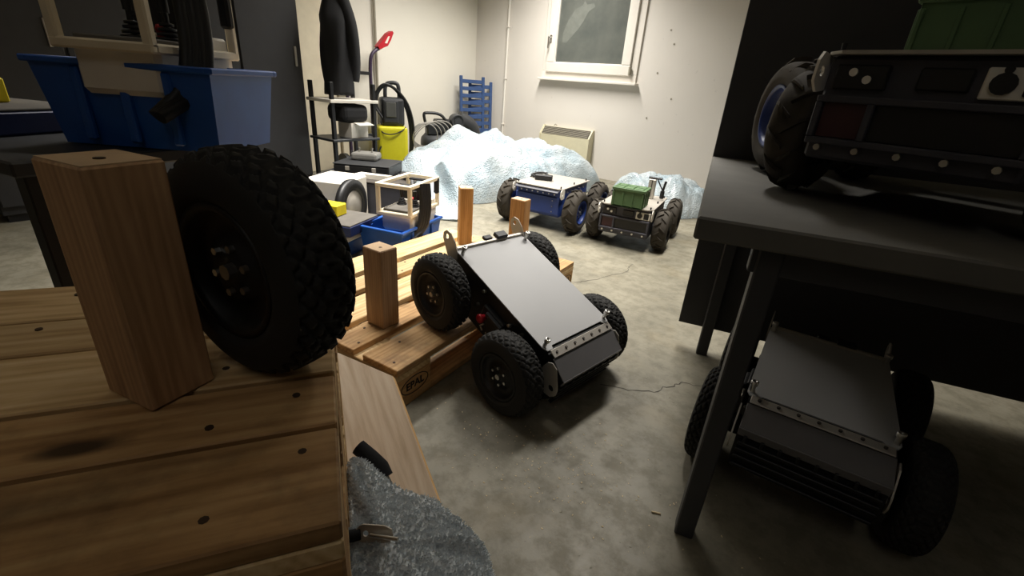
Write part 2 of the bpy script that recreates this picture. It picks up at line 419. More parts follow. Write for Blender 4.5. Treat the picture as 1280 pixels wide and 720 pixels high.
# ------------------------------------------------------------------ pallets and posts
def make_pallet(L, D, label, stamp=True, widths=(.145, .1, .145, .1, .145), xs=None, name='wooden_pallet', group=None):
    t = empty(name, (0, 0, 0), 0, label, 'pallet', group)
    gap = (D - sum(widths)) / (len(widths) - 1); y = 0; ys = []
    for i, wd in enumerate(widths):
        ys.append((y, wd))
        mt = M_pineold if i in (0, 1) else M_pine
        b = MB().box((0, 0, 0), (L, wd, .022), .002).build('deck_board', mt, t); b.location = (L / 2, y + wd / 2, .133 + random.uniform(-.001, .001)); b.rotation_euler = (0, random.uniform(-.001, .001), random.uniform(-.003, .003))
        y += wd + gap
    bx = (.0725, L / 2, L - .0725)
    for x in bx: b = MB().box((0, 0, 0), (.145, D, .022), .002).build('cross_board', M_pine_y, t); b.location = (x, D / 2, .1105)
    bys = ((.05, .1), (D / 2, .145), (D - .05, .1))
    for x in bx:
        for (yy, dy) in bys:
            b = MB().box((0, 0, 0), (.145, dy, .078), .003).build('spacer_block', M_block, t); b.location = (x, yy, .061)
    for (yy, dy) in bys: b = MB().box((0, 0, 0), (L, dy, .022), .002).build('bottom_board', M_pineold, t); b.location = (L / 2, yy, .011)
    nl = MB()
    for (yy, wd) in ys:
        for x in bx:
            for k in (-1, 1):
                px, py = x + k * .04 + random.uniform(-.01, .01), yy + wd / 2 + k * wd * .25 + random.uniform(-.01, .01)
                nl.cyl((px, py, .142), (px, py, .1452), .0042, n=8)
    nl.build('nail_heads', M_nail, t, 'stuff')
    if stamp:
        for x in (.0725, L - .0725):
            me = text_mesh('EPAL', .036); me.materials.append(M_ink)
            o = link('stamp_lettering', me, t); o.matrix_local = Mx((x, -.0008, .062), (1, 0, 0), (0, 0, 1), (0, -1, 0))
            rg = MB(); n = 36
            pts = [(x + .058 * math.cos(2 * PI * i / n), -.0006, .062 + .029 * math.sin(2 * PI * i / n)) for i in range(n)]
            rg.tube(pts, .0016, 5, close=True); rg.build('stamp_oval', M_ink, t)
    return t
p0 = make_pallet(1.2, .8, 'full-size pale wooden pallet on the floor that the tilted black robot climbs')
p0.location = (0, 0, 0); PYAW = math.radians(94.26); p0.rotation_euler.z = PYAW
PE, PN = Vector((math.cos(PYAW), math.sin(PYAW), 0)), Vector((-math.sin(PYAW), math.cos(PYAW), 0))
def post(px, py, dx, dy, h, rz, label, mat, z=.1445):
    o = MB().box((0, 0, h / 2), (dx, dy, h), .002).build('timber_post', mat)
    o.location = (px, py, z); o.rotation_euler.z = rz; MB().box((0, 0, h + .0006), (dx - .004, dy - .004, .0012)).build('end_grain', M_end, o); MB().cyl((.008, -.004, h), (.008, -.004, h + .002), .005, n=8).build('screw_head', M_nail, o)
    return tag(o, label, 'post', 'timber posts on the pallet')
# each given by centre
post(-.260, .163, .084, .07, .272, math.radians(2), 'brown timber post with a dark grey right side, front left on the pallet', M_post)
post(-.642, 1.004, .066, .066, .292, math.radians(-40 + 2), 'tallest-looking brown timber post standing at the rear of the pallet', M_postl)
post(-.376, 1.108, .082, .058, .27, math.radians(3), 'short orange timber post behind the tilted robot, beside the blue robot', M_postl)

# ------------------------------------------------------------------ wheels
def tyre_mesh(r, wd, style):
    m = MB(); n = 300 if style == 'diamond' else 64
    hw = wd / 2; ri = r * .56
    prof = []
    K = 64 if style == 'diamond' else 30
    for k in range(K + 1):                      # superelliptic section from inner bead to inner bead
        a = PI * (k / K); c, s_ = math.cos(a), math.sin(a)
        y = hw * math.copysign(abs(c) ** .6, c); rr = ri + (r - ri) * abs(s_) ** .55
        prof.append((rr, y))
    prof = [(ri, hw * .8)] + prof[1:-1] + [(ri, -hw * .8)]
    vs = []
    for (rr, y) in prof:
        fr = (rr - ri) / (r - ri)
        for i in range(n):
            a = 2 * PI * i / n; q = rr
            if style == 'diamond' and fr > .80:
                u = a * 30 / (2 * PI); v = y / wd * 4.6
                g = min(abs(((u + v) % 1) - .5), abs(((u - v) % 1) - .5)) * 2     # 1 at grooves? distance to lattice
                g1 = abs(((u + v) % 1) - .5) * 2; g2 = abs(((u - v) % 1) - .5) * 2
                if g1 > .70 or g2 > .70: q = rr - .0055
            vs.append((q * math.cos(a), y, q * math.sin(a)))
    k = len(prof); fs = []
    for i in range(k - 1):
        for j in range(n): fs.append((i * n + j, (i + 1) * n + j, (i + 1) * n + (j + 1) % n, i * n + (j + 1) % n))
    m.add(vs, fs, True)
    if style == 'chevron':
        N = 13
        for sgn in (-1, 1):
            for j in range(N):
                a0 = 2 * PI * (j + (.5 if sgn > 0 else 0)) / N; steps = 5; rows = []
                for q in range(steps + 1):
                    t = q / steps; y = sgn * (-.04 * wd + t * hw * 1.02); a = a0 + t * .30
                    yy = abs(y) / hw; rs = ri + (r - ri) * (max(0, 1 - min(1, yy) ** 3.3)) ** .5 if yy < 1 else ri + (r - ri) * .35
                    rs = max(rs, r * .80)
                    tw = (.058 + .03 * t) * .5; hgt = .10 * r if t < .8 else .07 * r
                    row = []
                    for da, dr in ((-tw, -.01), (-tw * .75, hgt), (tw * .75, hgt), (tw, -.01)):
                        R_ = rs * .985 + dr; row.append((R_ * math.cos(a + da), y, R_ * math.sin(a + da)))
                    rows.append(row)
                vs2 = [p for rw in rows for p in rw]; fs2 = []
                for q in range(steps):
                    for c in range(3):
                        f4 = (q * 4 + c, q * 4 + c + 1, q * 4 + c + 5, q * 4 + c + 4); fs2.append(f4 if sgn < 0 else f4[::-1])
                e0, e1 = (0, 1, 2, 3), (steps * 4 + 3, steps * 4 + 2, steps * 4 + 1, steps * 4)
                m.add(vs2, fs2 + [e0, e1])
    me = bpy.data.meshes.new('tyre'); me.from_pydata(m.v, [], m.f); me.update()
    me.polygons.foreach_set('use_smooth', m.sm); return me
def wheel_parts(r, wd, style, rimcol, deep):
    tm = tyre_mesh(r, wd, style); tm.materials.append(M_rubber if style == 'diamond' else M_rubber2)
    rm = MB(); ri = r * .58; y0 = wd * .36
    # rim dish, outer face towards -y
    rm.lathe([(ri * .98, wd * .44), (ri * .98, wd * .42), (ri * .99, -wd * .40), (ri * 1.02, -wd * .45), (ri * .93, -wd * .46), (ri * .88, -wd * .40), (ri * .84, -wd * .40 + deep), (ri * .5, -wd * .40 + deep * 1.15), (ri * .47, -wd * .40 + deep * .6), (0.001, -wd * .40 + deep * .6)], 40)
    rm.lathe([(0.001, wd * .3), (ri * .5, wd * .3), (ri * .97, wd * .42)], 40)
    me = bpy.data.meshes.new('rim'); me.from_pydata(rm.v, [], rm.f); me.update(); me.polygons.foreach_set('use_smooth', rm.sm); me.materials.append(rimcol)
    bt = MB(); yb = -wd * .40 + deep * .6
    for k in range(6):
        a = 2 * PI * k / 6 + .3; q = ri * .36; bt.cyl((q * math.cos(a), yb + .002, q * math.sin(a)), (q * math.cos(a), yb - .006, q * math.sin(a)), .0045, n=6)
    bt.cyl((0, yb + .002, 0), (0, yb - .01, 0), .009, n=8)
    bm_ = bpy.data.meshes.new('hub_bolts'); bm_.from_pydata(bt.v, [], bt.f); bm_.update(); bm_.materials.append(M_steel)
    return tm, rm and me, bm_
def put_wheel(parent, wp, loc, side, rot=0.0, name='wheel'):
    # side +1: outer face towards -y ; -1: towards +y
    w_ = empty(name, loc, 0) if parent is None else empty(name, loc, 0)
    w_.parent = parent
    w_.rotation_euler = (0, rot, 0) if side > 0 else (PI, rot, 0)
    for nm, me in zip(('tyre', 'rim', 'hub_bolts'), wp):
        o = link(nm, me, w_)
        if nm == 'hub_bolts': o['kind'] = 'stuff'
    return w_
WP_D = wheel_parts(.131, .085, 'diamond', M_rim, .012)

# ------------------------------------------------------------------ the black rover with the grey lid
def make_rover(label, tilt=0.0):
    t = empty('wheeled_robot', (0, 0, 0), 0, label, 'robot')
    WB, T = .36, .2195
    for x, y in ((0, -T), (0, T), (-WB, -T), (-WB, T)):
        # a wheel is a part whose tyre, rim and bolts are sub-parts
        put_wheel(t, WP_D, (x, y, 0), 1 if y < 0 else -1, random.uniform(0, 1))
    # hull: side profile extruded across
    prof = [(-.435, .085), (-.43, .118), (.058, .118), (.085, .098), (.13, .055), (.135, .0), (.10, -.055), (-.40, -.055), (-.44, -.02)]
    hw = .150
    m = MB(); m.prism(prof, -hw, hw, Mx((0, 0, 0), (1, 0, 0), (0, 0, 1), (0, -1, 0))); m.build('hull', M_body, t)
    # lid with rounded front ears
    lid = MB()
    pts = [(-.4135, -.158), (.030, -.158), (.047, -.150), (.047, -.128), (.036, -.122), (.036, .122), (.047, .128), (.047, .150), (.030, .158), (-.4135, .158)]
    lid.prism(pts, .1215, .1250); lo = lid.build('lid', M_lid, t)
    lip = MB(); lip.box((-.4145, 0, .1265), (.012, .31, .012), .002); lip.build('lid_rear_lip', M_zinc, lo)
    # lid standoffs with socket heads
    for x, y in ((.028, -.148), (.028, .148), (-.388, -.148), (-.388, .148)):
        k = MB(); k.cyl((x, y, .125), (x, y, .146), .0062, n=12); k.lathe([(.0085, .146), (.0092, .148), (.0092, .156), (.0075, .157), (.004, .157), (.0035, .152), (.0005, .152)], 14, 'Z', Matrix.Translation((x, y, 0))); k.cyl((x, y, .1455), (x, y, .147), .009, n=12)
        k.build('lid_pin', M_steel, t)
    # front: zinc hinge strip with bolts, graphite visor, lower grille
    d = Vector((.10, 0, -.055)).normalized(); nn = Vector((.055, 0, .10)).normalized()
    st = MB(); st.box((.0625, 0, .124), (.026, .29, .004), .001, (0, math.radians(12), 0)); so = st.build('hinge_strip', M_zinc, t)
    sb = MB()
    for i in range(7): sb.cyl((.0625, -.126 + i * .042, .125), (.0625, -.126 + i * .042, .1295), .0042, n=8)
    sb.build('strip_bolts', M_seam, so, 'stuff')
    vz = MB(); vz.box((.106, 0, .101), (.072, .298, .004), .0012, (0, math.radians(26), 0)); vz.box((.139, 0, .076), (.004, .298, .022), .001, (0, math.radians(8), 0)); vo = vz.build('visor', M_visor, t)
    gb = MB()
    for i in range(8): gb.box((.137, -.13 + i * .037, .061), (.016, .007, .018), .001)
    gb.build('visor_tabs', M_black, vo, 'stuff')
    gr = MB()
    for z in (.045, .025, .005, -.02): gr.box((.136, 0, z), (.012, .286, .008), .001)
    gr.build('front_slats', M_black, t)
    # steel ear plates with a round hole at the four corners
    ear = [(.05, .012), (.06, -.02), (.10, -.034), (.128, -.026), (.134, -.005), (.128, .018), (.066, .107), (.058, .113), (.05, .107)]
    eo = []
    for y in (-.159, .1555):
        m = MB(); m.ring_plate([(a, b) for a, b in [(.066, .098), (.064, .07), (.090, .018), (.108, .008), (.134, .016), (.146, .036), (.142, .056), (.106, .112), (.094, .120), (.076, .116)]], (.121, .043), .0105, 0, .0035, Mx((0, y, 0), (1, 0, 0), (0, 0, 1), (0, -1, 0))); m.build('ear_plate', M_zinc, t)
        m = MB(); m.ring_plate([(-.39, .075), (-.39, .118), (-.425, .150), (-.455, .163), (-.477, .160), (-.487, .143), (-.482, .125), (-.455, .10), (-.425, .075)], (-.465, .142), .0085, 0, .0035, Mx((0, y, 0), (1, 0, 0), (0, 0, 1), (0, -1, 0))); m.build('ear_plate', M_zinc, t)
    # left flank: switch box, red stop button with key, bolts, axle stubs
    sbx = MB(); sbx.box((-.163, -.158, .025), (.10, .018, .085), .004); bo = sbx.build('switch_box', M_black, t)
    MB().box((-.150, -.171, .052), (.075, .012, .018), .003, (0, math.radians(0), 0)).build('connector_bar', M_dark, bo)
    k = MB(); k.cyl((-.192, -.166, .028), (-.192, -.178, .028), .010, n=14); k.lathe([(.0005, -.192), (.013, -.191), (.0155, -.187), (.0155, -.181), (.011, -.178)], 18, 'Y', Matrix.Translation((-.192, 0, .028))); k.build('stop_button', M_red, bo)
    ky = MB(); ky.box((-.186, -.170, -.002), (.005, .006, .022), .001, (0, .5, 0)); ky.box((-.182, -.170, -.016), (.013, .004, .006), .001, (0, .5, 0)); ky.build('key', M_steel, bo)
    bl = MB()
    for x, z in ((-.24, .095), (-.10, .08), (-.245, .03), (-.205, -.015), (-.118, -.01), (-.135, .005), (-.165, -.03), (-.05, .09)): bl.cyl((x, -.149, z), (x, -.157, z), .0065, n=8)
    for x, z in ((-.235, .101), (-.095, .086)): bl.cyl((x - .008, -.149, z - .008), (x - .008, -.160, z - .008), .006, n=8)
    bl.build('side_bolts', M_steel, t, 'stuff')
    ax = MB()
    for x in (0, -.36): ax.cyl((x, -.205, 0), (x, .205, 0), .028, n=16)
    ax.build('axle', M_black, t)
    rc = MB(); rc.box((-.425, .05, .135), (.03, .05, .016), .003); rc.box((-.428, -.01, .132), (.02, .035, .012), .002); rc.build('rear_connector', M_black, t)
    return t
rov = make_rover('tilted black wheeled robot with plain grey lid, rear wheels up on the pallet')
q_fx, q_fy, q_yaw, q_wb, q_r = .2631, .4365, -.1555, .36, .1311
sn = .144 / q_wb; cs = math.sqrt(1 - sn * sn)
e_ = Vector((math.cos(q_yaw) * cs, math.sin(q_yaw) * cs, -sn)); n_ = Vector((-math.sin(q_yaw), math.cos(q_yaw), 0)); up_ = e_.cross(n_)
rov.matrix_world = Mx((q_fx, q_fy, q_r + .0015), e_, n_, up_)

# ------------------------------------------------------------------ field robots with lugged tyres
WP_B = wheel_parts(.150 / 1.07, .105, 'chevron', M_blue, .02)
WP_G = wheel_parts(.134 / 1.07, .095, 'chevron', M_rim, .02)
def field_robot(label, wp, r, T, WB, w_, h, xf, L, body, style):
    t = empty('field_robot', (0, 0, 0), 0, label, 'robot')
    for x, y in ((0, -T), (0, T), (-WB, -T), (-WB, T)): put_wheel(t, wp, (x, y, r), 1 if y < 0 else -1, random.uniform(0, 1))
    zt = r + h
    bw_ = w_ - .02; zb = r - .045
    MB().box((xf - .02 - (L - .04) / 2, 0, (zt - .012 + zb) / 2), (L - .04, bw_, zt - .012 - zb), .006).build('hull', body, t)
    lo = MB().prism([(xf - L, -w_ / 2), (xf - .03, -w_ / 2), (xf, -w_ / 2 + .03), (xf, w_ / 2 - .03), (xf - .03, w_ / 2), (xf - L, w_ / 2)], zt - .010, zt - .004).build('deck_lid', M_lidr, t)
    sc_ = MB()
    for x in (xf - .03, xf - L + .03, xf - L / 2):
        for y in (-w_ / 2 + .02, w_ / 2 - .02): sc_.cyl((x, y, zt - .004), (x, y, zt + .010), .005, n=8)
    sc_.build('deck_screws', M_black, lo, 'stuff')
    for y in (-w_ / 2 - .003, w_ / 2 - .002):
        MB().ring_plate([(xf - .05, zt - .012), (xf - .05, zt - .07), (xf - .01, zt - .075), (xf + .012, zt - .055), (xf + .010, zt - .02), (xf - .005, zt - .005)], (xf - .012, zt - .038), .009, 0, .005, Mx((0, y + .005, 0), (1, 0, 0), (0, 0, 1), (0, -1, 0))).build('ear_plate', M_white, t)
        sd = MB()
        for i in range(5): sd.cyl((xf - .12 - i * .07, math.copysign(bw_ / 2 - .001, y), zt - .04), (xf - .12 - i * .07, math.copysign(bw_ / 2 + .006, y), zt - .04), .006, n=8)
        sd.build('side_bolts', M_steel, t, 'stuff')
    ax = MB()
    for x in (0, -WB): ax.cyl((x, -T + .02, r), (x, T - .02, r), .035, n=14)
    ax.build('axle', body, t)
    fx = xf - .02
    if style == 'blue':
        MB().box((fx + .018, 0, zt - .020), (.05, w_ * .9, .006), .001, (0, math.radians(20), 0)).build('front_lip', M_charc, t)
        MB().box((fx + .004, 0, zt - .125), (.012, bw_ * .98, .12), .003).build('front_panel', M_blue, t)
        b = MB()
        for i in range(7): b.cyl((fx, -.13 + i * .043, zt - .048), (fx + .006, -.13 + i * .043, zt - .048), .005, n=8)
        for y in (.10, .10): 
            for z in (.09, .13, .165): b.cyl((fx + .008, y + .02, zt - z), (fx + .013, y + .02, zt - z), .004, n=8)
        b.build('front_bolts', M_steel, t, 'stuff')
    else:
        yo = bw_ / 2
        MB().box((fx + .006, 0, zt - .085), (.018, bw_, .012), .002).build('front_rail', M_charc, t)
        MB().box((fx + .006, 0, zt - .160), (.018, bw_, .012), .002).build('front_rail', M_charc, t)
        for y in (-yo + .006, -yo + .092, yo - .006): MB().box((fx + .006, y, zt - .122), (.018, .012, .064), .002).build('front_upright', M_charc, t)
        MB().box((fx + .001, -yo + .049, zt - .122), (.006, .072, .062), .001).build('front_insert', M_maroon, t)
        MB().box((fx + .001, .045, zt - .122), (.006, .21, .062), .001).build('front_insert', M_black, t)
        c = MB().box((fx + .004, -yo + .058, zt - .047), (.010, .085, .042), .003).build('camera_block', M_black, t)
        e2 = MB()
        for y, z in ((-.012, .006), (.012, -.006)): e2.cyl((fx + .008, -yo + .058 + y, zt - .045 + z), (fx + .012, -yo + .058 + y, zt - .045 + z), .007, n=12)
        e2.build('camera_lens', M_white, c)
        MB().box((fx + .003, .02, zt - .047), (.010, .07, .036), .003).build('vent_socket', M_black, t)
        pl = MB().box((fx + .004, .112, zt - .05), (.008, .088, .046), .002).build('socket_plate', M_white, t)
        s2 = MB(); s2.cyl((fx + .006, .092, zt - .05), (fx + .012, .092, zt - .05), .016, n=14); s2.cyl((fx + .006, .092, zt - .03), (fx + .011, .092, zt - .03), .006, n=10); s2.box((fx + .008, .132, zt - .05), (.008, .030, .034), .002)
        s2.build('round_and_square_sockets', M_black, pl)
        b = MB()
        for i in range(5): b.cyl((fx + .012, -.13 + i * .065, zt - .172), (fx + .02, -.13 + i * .065, zt - .172), .006, n=8)
        b.build('front_bolts', M_steel, t, 'stuff')
    return t
r2 = field_robot('blue field robot with chunky lugged tyres by the bubble wrap heap', WP_B, .150, .26, .418, .37, .156, .10, .50, M_blue, 'blue')
r2.location = (-.831, 2.041, 0); r2.rotation_euler.z = -1.472
r3 = field_robot('dark grey field robot with lugged tyres carrying the small green crate, on the floor', WP_G, .134, .217, .40, .335, .149, .17, .49, M_charc, 'grey')
r3.location = (-.211, 2.151, 0); r3.rotation_euler.z = -1.413
# gadget on the blue robot
gd = empty('scanner_unit', (-.905, 2.15, .3025), .42, 'black box unit with coiled cable on the blue robot lid', 'sensor')
MB().box((0, 0, .019), (.125, .05, .038), .005).build('housing', M_black, gd)
MB().tube([(-.05, .03, .01), (-.09, .06, .012), (-.11, .10, .014), (-.06, .13, .03), (.0, .12, .032), (.02, .08, .02), (-.03, .06, .014)], .008, 8, smooth_path=2).build('cable', M_cable, gd)
# green crate
def green_crate(label, loc, rz):
    t = empty('green_crate', loc, rz, label, 'crate'); w_, d_, h_ = .19, .15, .115
    m = MB(); m.box((0, 0, .004), (w_, d_, .008)); 
    for y in (-1, 1): m.box((0, y * (d_ / 2 - .003), h_ / 2), (w_, .006, h_), .001)
    for x in (-1, 1): m.box((x * (w_ / 2 - .003), 0, h_ / 2), (.006, d_, h_), .001)
    m.build('crate_shell', M_green, t)
    rim = MB()
    for y in (-1, 1): rim.box((0, y * (d_ / 2 + .002), h_ - .008), (w_ + .012, .010, .016), .002)
    for x in (-1, 1): rim.box((x * (w_ / 2 + .002), 0, h_ - .008), (.010, d_ + .012, .016), .002)
    rim.build('crate_rim', M_green, t)
    for i, x in enumerate((-.09, -.03, .03, .09)):
        for y in (-1, 1): MB().box((x, y * (d_ / 2 + .001), h_ / 2 - .01), (.008, .008, h_ - .03), .001).build('crate_rib', M_green, t)
    for y in (-.065, 0, .065):
        for x in (-1, 1): MB().box((x * (w_ / 2 + .001), y, h_ / 2 - .01), (.008, .008, h_ - .03), .001).build('crate_rib', M_green, t)
    m = MB()
    m.box((0, 0, h_ - .006), (w_ - .008, d_ - .008, .006))
    for i in range(3):
        for j in range(2): m.box((-.06 + i * .06, -.035 + j * .07, h_ - .001), (.045, .05, .006), .002)
    m.build('crate_lid', M_green, t)
    return t
gc = green_crate('small green plastic crate on the lid of the dark grey robot on the floor', (-.183, 2.03, .2795), math.radians(9))
# camera mast at the rear
ms = empty('camera_mast', (-.175, 2.36, .2795), .2, 'thin aluminium mast with black camera behind the green crate', 'mast')
m = MB(); m.box((0, 0, .065), (.045, .045, .13), .003)
m.build('mast_profile', M_zinc, ms); m = MB(); m.box((0, -.0232, .07), (.006, .002, .11)); m.build('mast_slot', M_seam, ms)
MB().box((.015, 0, .137), (.09, .02, .012), .003).build('top_arm', M_black, ms)
m = MB(); m.cyl((.075, 0, .01), (.075, 0, .06), .014); m.cyl((.075, 0, .06), (.085, 0, .125), .008); m.cyl((.03, 0, .13), (.075, 0, .06), .004); m.build('antenna', M_black, ms)

# ------------------------------------------------------------------ bubble wrap
def crumple(x, y, s, seed):
    v = 0; a = 1.0; f = s
    for k in range(4):
        d = noise.voronoi(Vector((x * f + seed, y * f, seed * .3)))[0]; v += a * (d[1] - d[0]); a *= .36; f *= 2.3
    return v
def heap(name, cx, cy, rx, ry, hgt, rz, seed, label, flat=.5, n=110):
    vs = []; fs = []
    for i in range(n + 1):
        for j in range(n + 1):
            u, v = i / n * 2 - 1, j / n * 2 - 1
            # square to disc
            x = u * math.sqrt(1 - v * v / 2); y = v * math.sqrt(1 - u * u / 2); rad = min(1, math.hypot(x, y))
            ang = math.atan2(y, x); rr = 1 + .12 * math.sin(3 * ang + seed) + .07 * math.sin(7 * ang + seed * 2)
            base = (1 - rad ** 2.6) ** flat
            low = noise.noise(Vector((x * 1.6 + seed, y * 1.6, seed)))
            c = crumple(x * rx, y * ry, 2.3, seed); q_ = noise.noise(Vector((x * 4 + seed, y * 4, 1)))
            z = hgt * base * (.86 + .22 * low) + base ** .5 * (.15 * (c - .5) + .04 * abs(q_)) if rad < 1 else 0
            X, Y = x * rx * rr, y * ry * rr
            X += .03 * noise.noise(Vector((X * 5, Y * 5, 3 + seed))); Y += .03 * noise.noise(Vector((X * 5, Y * 5, 9 + seed)))
            c_, s_ = math.cos(rz), math.sin(rz)
            vs.append((X * c_ - Y * s_, X * s_ + Y * c_, max(.004, z)))
    for i in range(n):
        for j in range(n): a = i * (n + 1) + j; fs.append((a, a + n + 1, a + n + 2, a + 1))
    o = MB().add(vs, fs, True).build(name, M_bubble); o.location = (cx, cy, 0); return tag(o, label, 'bubble wrap')
heap('bubble_wrap_heap', -1.90, 2.80, 1.05, .64, .50, math.radians(65), 2.3, 'large pale blue heap of crumpled bubble wrap under the window')
heap('bubble_wrap_bundle', -.42, 3.45, .44, .36, .34, .1, 5.1, 'small bubble wrap bundle on the floor behind the green crate', n=70)
# loose flap leaning against the heap
def flap():
    n = 46; vs = []; fs = []
    A, B, C_, D_ = Vector((-1.52, 1.83, .345)), Vector((-1.80, 1.80, .335)), Vector((-1.20, 1.70, .012)), Vector((-1.44, 1.52, .012))
    for i in range(n + 1):
        for j in range(n + 1):
            u, v = i / n, j / n
            p = (A * (1 - u) + B * u) * (1 - v) + (C_ * (1 - u) + D_ * u) * v
            p = p + Vector((.3, -.6, .5)) * (.06 * math.sin(u * 7 + v * 2) * (1 - v) + .03 * noise.noise(p * 7) - .05 * math.sin(PI * v))
            p.z = max(p.z, .006); vs.append(p)
    for i in range(n):
        for j in range(n): a = i * (n + 1) + j; fs.append((a, a + n + 1, a + n + 2, a + 1))
    o = MB().add(vs, fs, True).build('bubble_wrap_sheet', M_bubble); tag(o, 'loose bubble wrap sheet leaning forward between heap and joystick frame', 'bubble wrap')
    s = o.modifiers.new('thick', 'SOLIDIFY'); s.thickness = .006
flap()
# ------------------------------------------------------------------ heater
ht = empty('wall_heater', (-1.93, YB, .10), 0, 'cream electric panel heater with top grille on wall under the window', 'heater')
m = MB(); m.prism([(0, 0), (-.105, 0), (-.105, .315), (-.035, .40), (0, .40)], -.33, .33, Mx((0, 0, 0), (0, 1, 0), (0, 0, 1), (1, 0, 0))); m.build('heater_case', M_heater, ht)
for k in range(7):
    f = (k + .5) / 7; MB().box((0, -.108 + .07 * f, .318 + .085 * f), (.61, .006, .012), .001, (math.radians(40), 0, 0)).build('grille_slat', M_heatgr, ht)
MB().box((0, -.072, .3595), (.62, .003, .10), 0, (math.radians(-39.5), 0, 0)).build('grille_back', M_seam, ht)
for x in (-.3275, .3275): m = MB(); m.prism([(0, -.005), (-.113, -.005), (-.113, .318), (-.038, .41), (0, .41)], -.006, .006, Mx((x, 0, 0), (0, 1, 0), (0, 0, 1), (1, 0, 0))); m.build('side_cheek', M_heater, ht)
for x in (.20, .265): MB().cyl((x, -.104, .10), (x, -.128, .10), .02, n=16).build('heater_knob', M_seam, ht)
m = MB(); m.tube([(-.19, -.03, .415), (-.17, -.03, .43), (-.15, -.03, .415)], .006); m.build('hanger', M_heatgr, ht)

# ------------------------------------------------------------------ blue steel racks leaning in the corner
M_rack = simple('rack_blue_steel', (54, 80, 126), .5)
def blue_rack(loc, rz, lean, label, n=8, hgt=.98, wd=.30):
    t = empty('steel_rack', loc, rz, label, 'rack', 'blue steel racks in the corner'); t.rotation_euler = (lean, 0, rz)
    for x in (-wd / 2, wd / 2): MB().box((x, 0, hgt / 2), (.035, .03, hgt), .004).build('upright', M_rack, t)
    for i in range(n): MB().box((0, .004, .10 + i * (hgt - .16) / (n - 1)), (wd, .03, .042), .003).build('rung', M_rack, t)
    return t
blue_rack((-3.16, 3.96, .0), math.radians(66), math.radians(-4), 'blue steel ladder rack leaning on the left wall, nearest of the pair', n=11)
blue_rack((-3.12, 4.06, .0), math.radians(55), math.radians(-5), 'blue steel ladder rack leaning in the corner, right one of the pair', n=10, hgt=.93, wd=.27)

# ------------------------------------------------------------------ pressure washer
pw = empty('pressure_washer', (-3.12, 2.62, 0), math.radians(58), 'yellow and black upright pressure washer against the left wall', 'pressure washer')
# local: +x right, -y front
m = MB(); m.box((0, 0, .24), (.30, .25, .40), .03, seg=3); b_ = m.build('lower_body', M_yellow, pw)
m = MB(); 
for z in (.415, .40, .385): m.box((.075, -.121, z), (.08, .004, .006))
m.build('vent_slot', M_seam, b_)
m = MB(); m.box((0, -.122, .10), (.20, .003, .02), .001); m.box((-.06, -.122, .18), (.08, .003, .015), .001); m.build('faded_print', simple('olive_print', (150, 142, 30), .6), b_)
m = MB(); m.box((0, .01, .035), (.29, .26, .07), .012, seg=2); m.build('base_skirt', M_dark, pw)
for x in (-.15, .15): MB().cyl((x - .02, .10, .07), (x + .02, .10, .07), .07, n=24).build('wheel', M_black, pw)
m = MB(); m.box((.01, .02, .575), (.24, .17, .28), .03, seg=2); m.box((-.01, -.072, .58), (.15, .03, .22), .012, seg=2); m.build('upper_body', M_dark, pw)
MB().box((-.012, -.09, .60), (.10, .01, .14), .004).build('front_window', simple('smoked_cover', (82, 82, 78), .35), pw)
m = MB(); m.tube([(-.05, .03, .68), (-.05, .03, .80), (-.03, .03, .845), (.06, .03, .855), (.09, .03, .82), (.09, .03, .68)], .020, 10, smooth_path=2); m.build('carry_handle', M_dark, pw)
hz = MB()
for k in range(3):
    o_ = k * .018
    hz.tube([(-.10, -.06 - o_, .52), (-.16 - o_, -.06, .66), (-.11, -.06 - o_, .80 + o_), (.0, -.05 - o_, .835), (.12 + o_, -.04, .70), (.18 + o_, -.04 - o_, .50), (.185 + o_, -.05, .28), (.17, -.06 - o_, .12)], .011, 8, smooth_path=3)
hz.build('hose', M_cable, pw)
MB().tube([(-.135, -.10, .42), (-.10, -.14, .37), (.0, -.145, .365), (.10, -.13, .41), (.13, -.1, .44)], .006, 6, smooth_path=3).build('power_cord', M_cable, pw)

# ------------------------------------------------------------------ compressor
cp = empty('compressor', (-2.98, 3.28, 0), math.radians(60), 'black compressor with round motor cover behind the bubble wrap', 'compressor')
m = MB(); m.lathe([(.0005, -.28), (.08, -.27), (.12, -.23), (.125, 0), (.12, .23), (.08, .27), (.0005, .28)], 28, 'Y', Mx((0, 0, .24), (0, -1, 0), (1, 0, 0), (0, 0, 1))); m.build('tank', M_dark, cp)
m = MB(); m.box((-.02, 0, .435), (.22, .16, .15), .02, seg=2); m.box((-.17, -.02, .40), (.12, .12, .12), .012); m.build('pump_head', M_black, cp)
m = MB(); m.cyl((.10, -.02, .50), (.10, -.14, .50), .075, n=28); m.lathe([(.052, -.142), (.062, -.152), (.075, -.152), (.075, -.14)], 28, 'Y', Matrix.Translation((.10, 0, .50))); m.cyl((.10, -.14, .50), (.10, -.147, .50), .04, n=20); m.build('motor_cover', M_dark, cp)
m = MB(); m.tube([(.15, .02, .52), (.30, .02, .46), (.36, .02, .36), (.34, .02, .28)], [.09, .085, .07, .06], 16, smooth_path=2); m.build('air_duct', M_dark, cp)
m = MB(); m.tube([(-.16, -.06, .34), (-.24, -.06, .44), (-.27, -.06, .56), (-.24, -.06, .575), (-.08, -.06, .57), (-.02, -.08, .50), (.05, -.10, .38)], .016, 8, smooth_path=2); m.build('handle', M_black, cp)
for x in (-.15, .15): MB().box((x, 0, .07), (.05, .2, .14), .01).build('foot', M_black, cp)
hs = empty('hose_coil', (-2.94, 2.92, 0), math.radians(60), 'coiled grey hose between pressure washer and compressor', 'hose')
m = MB()
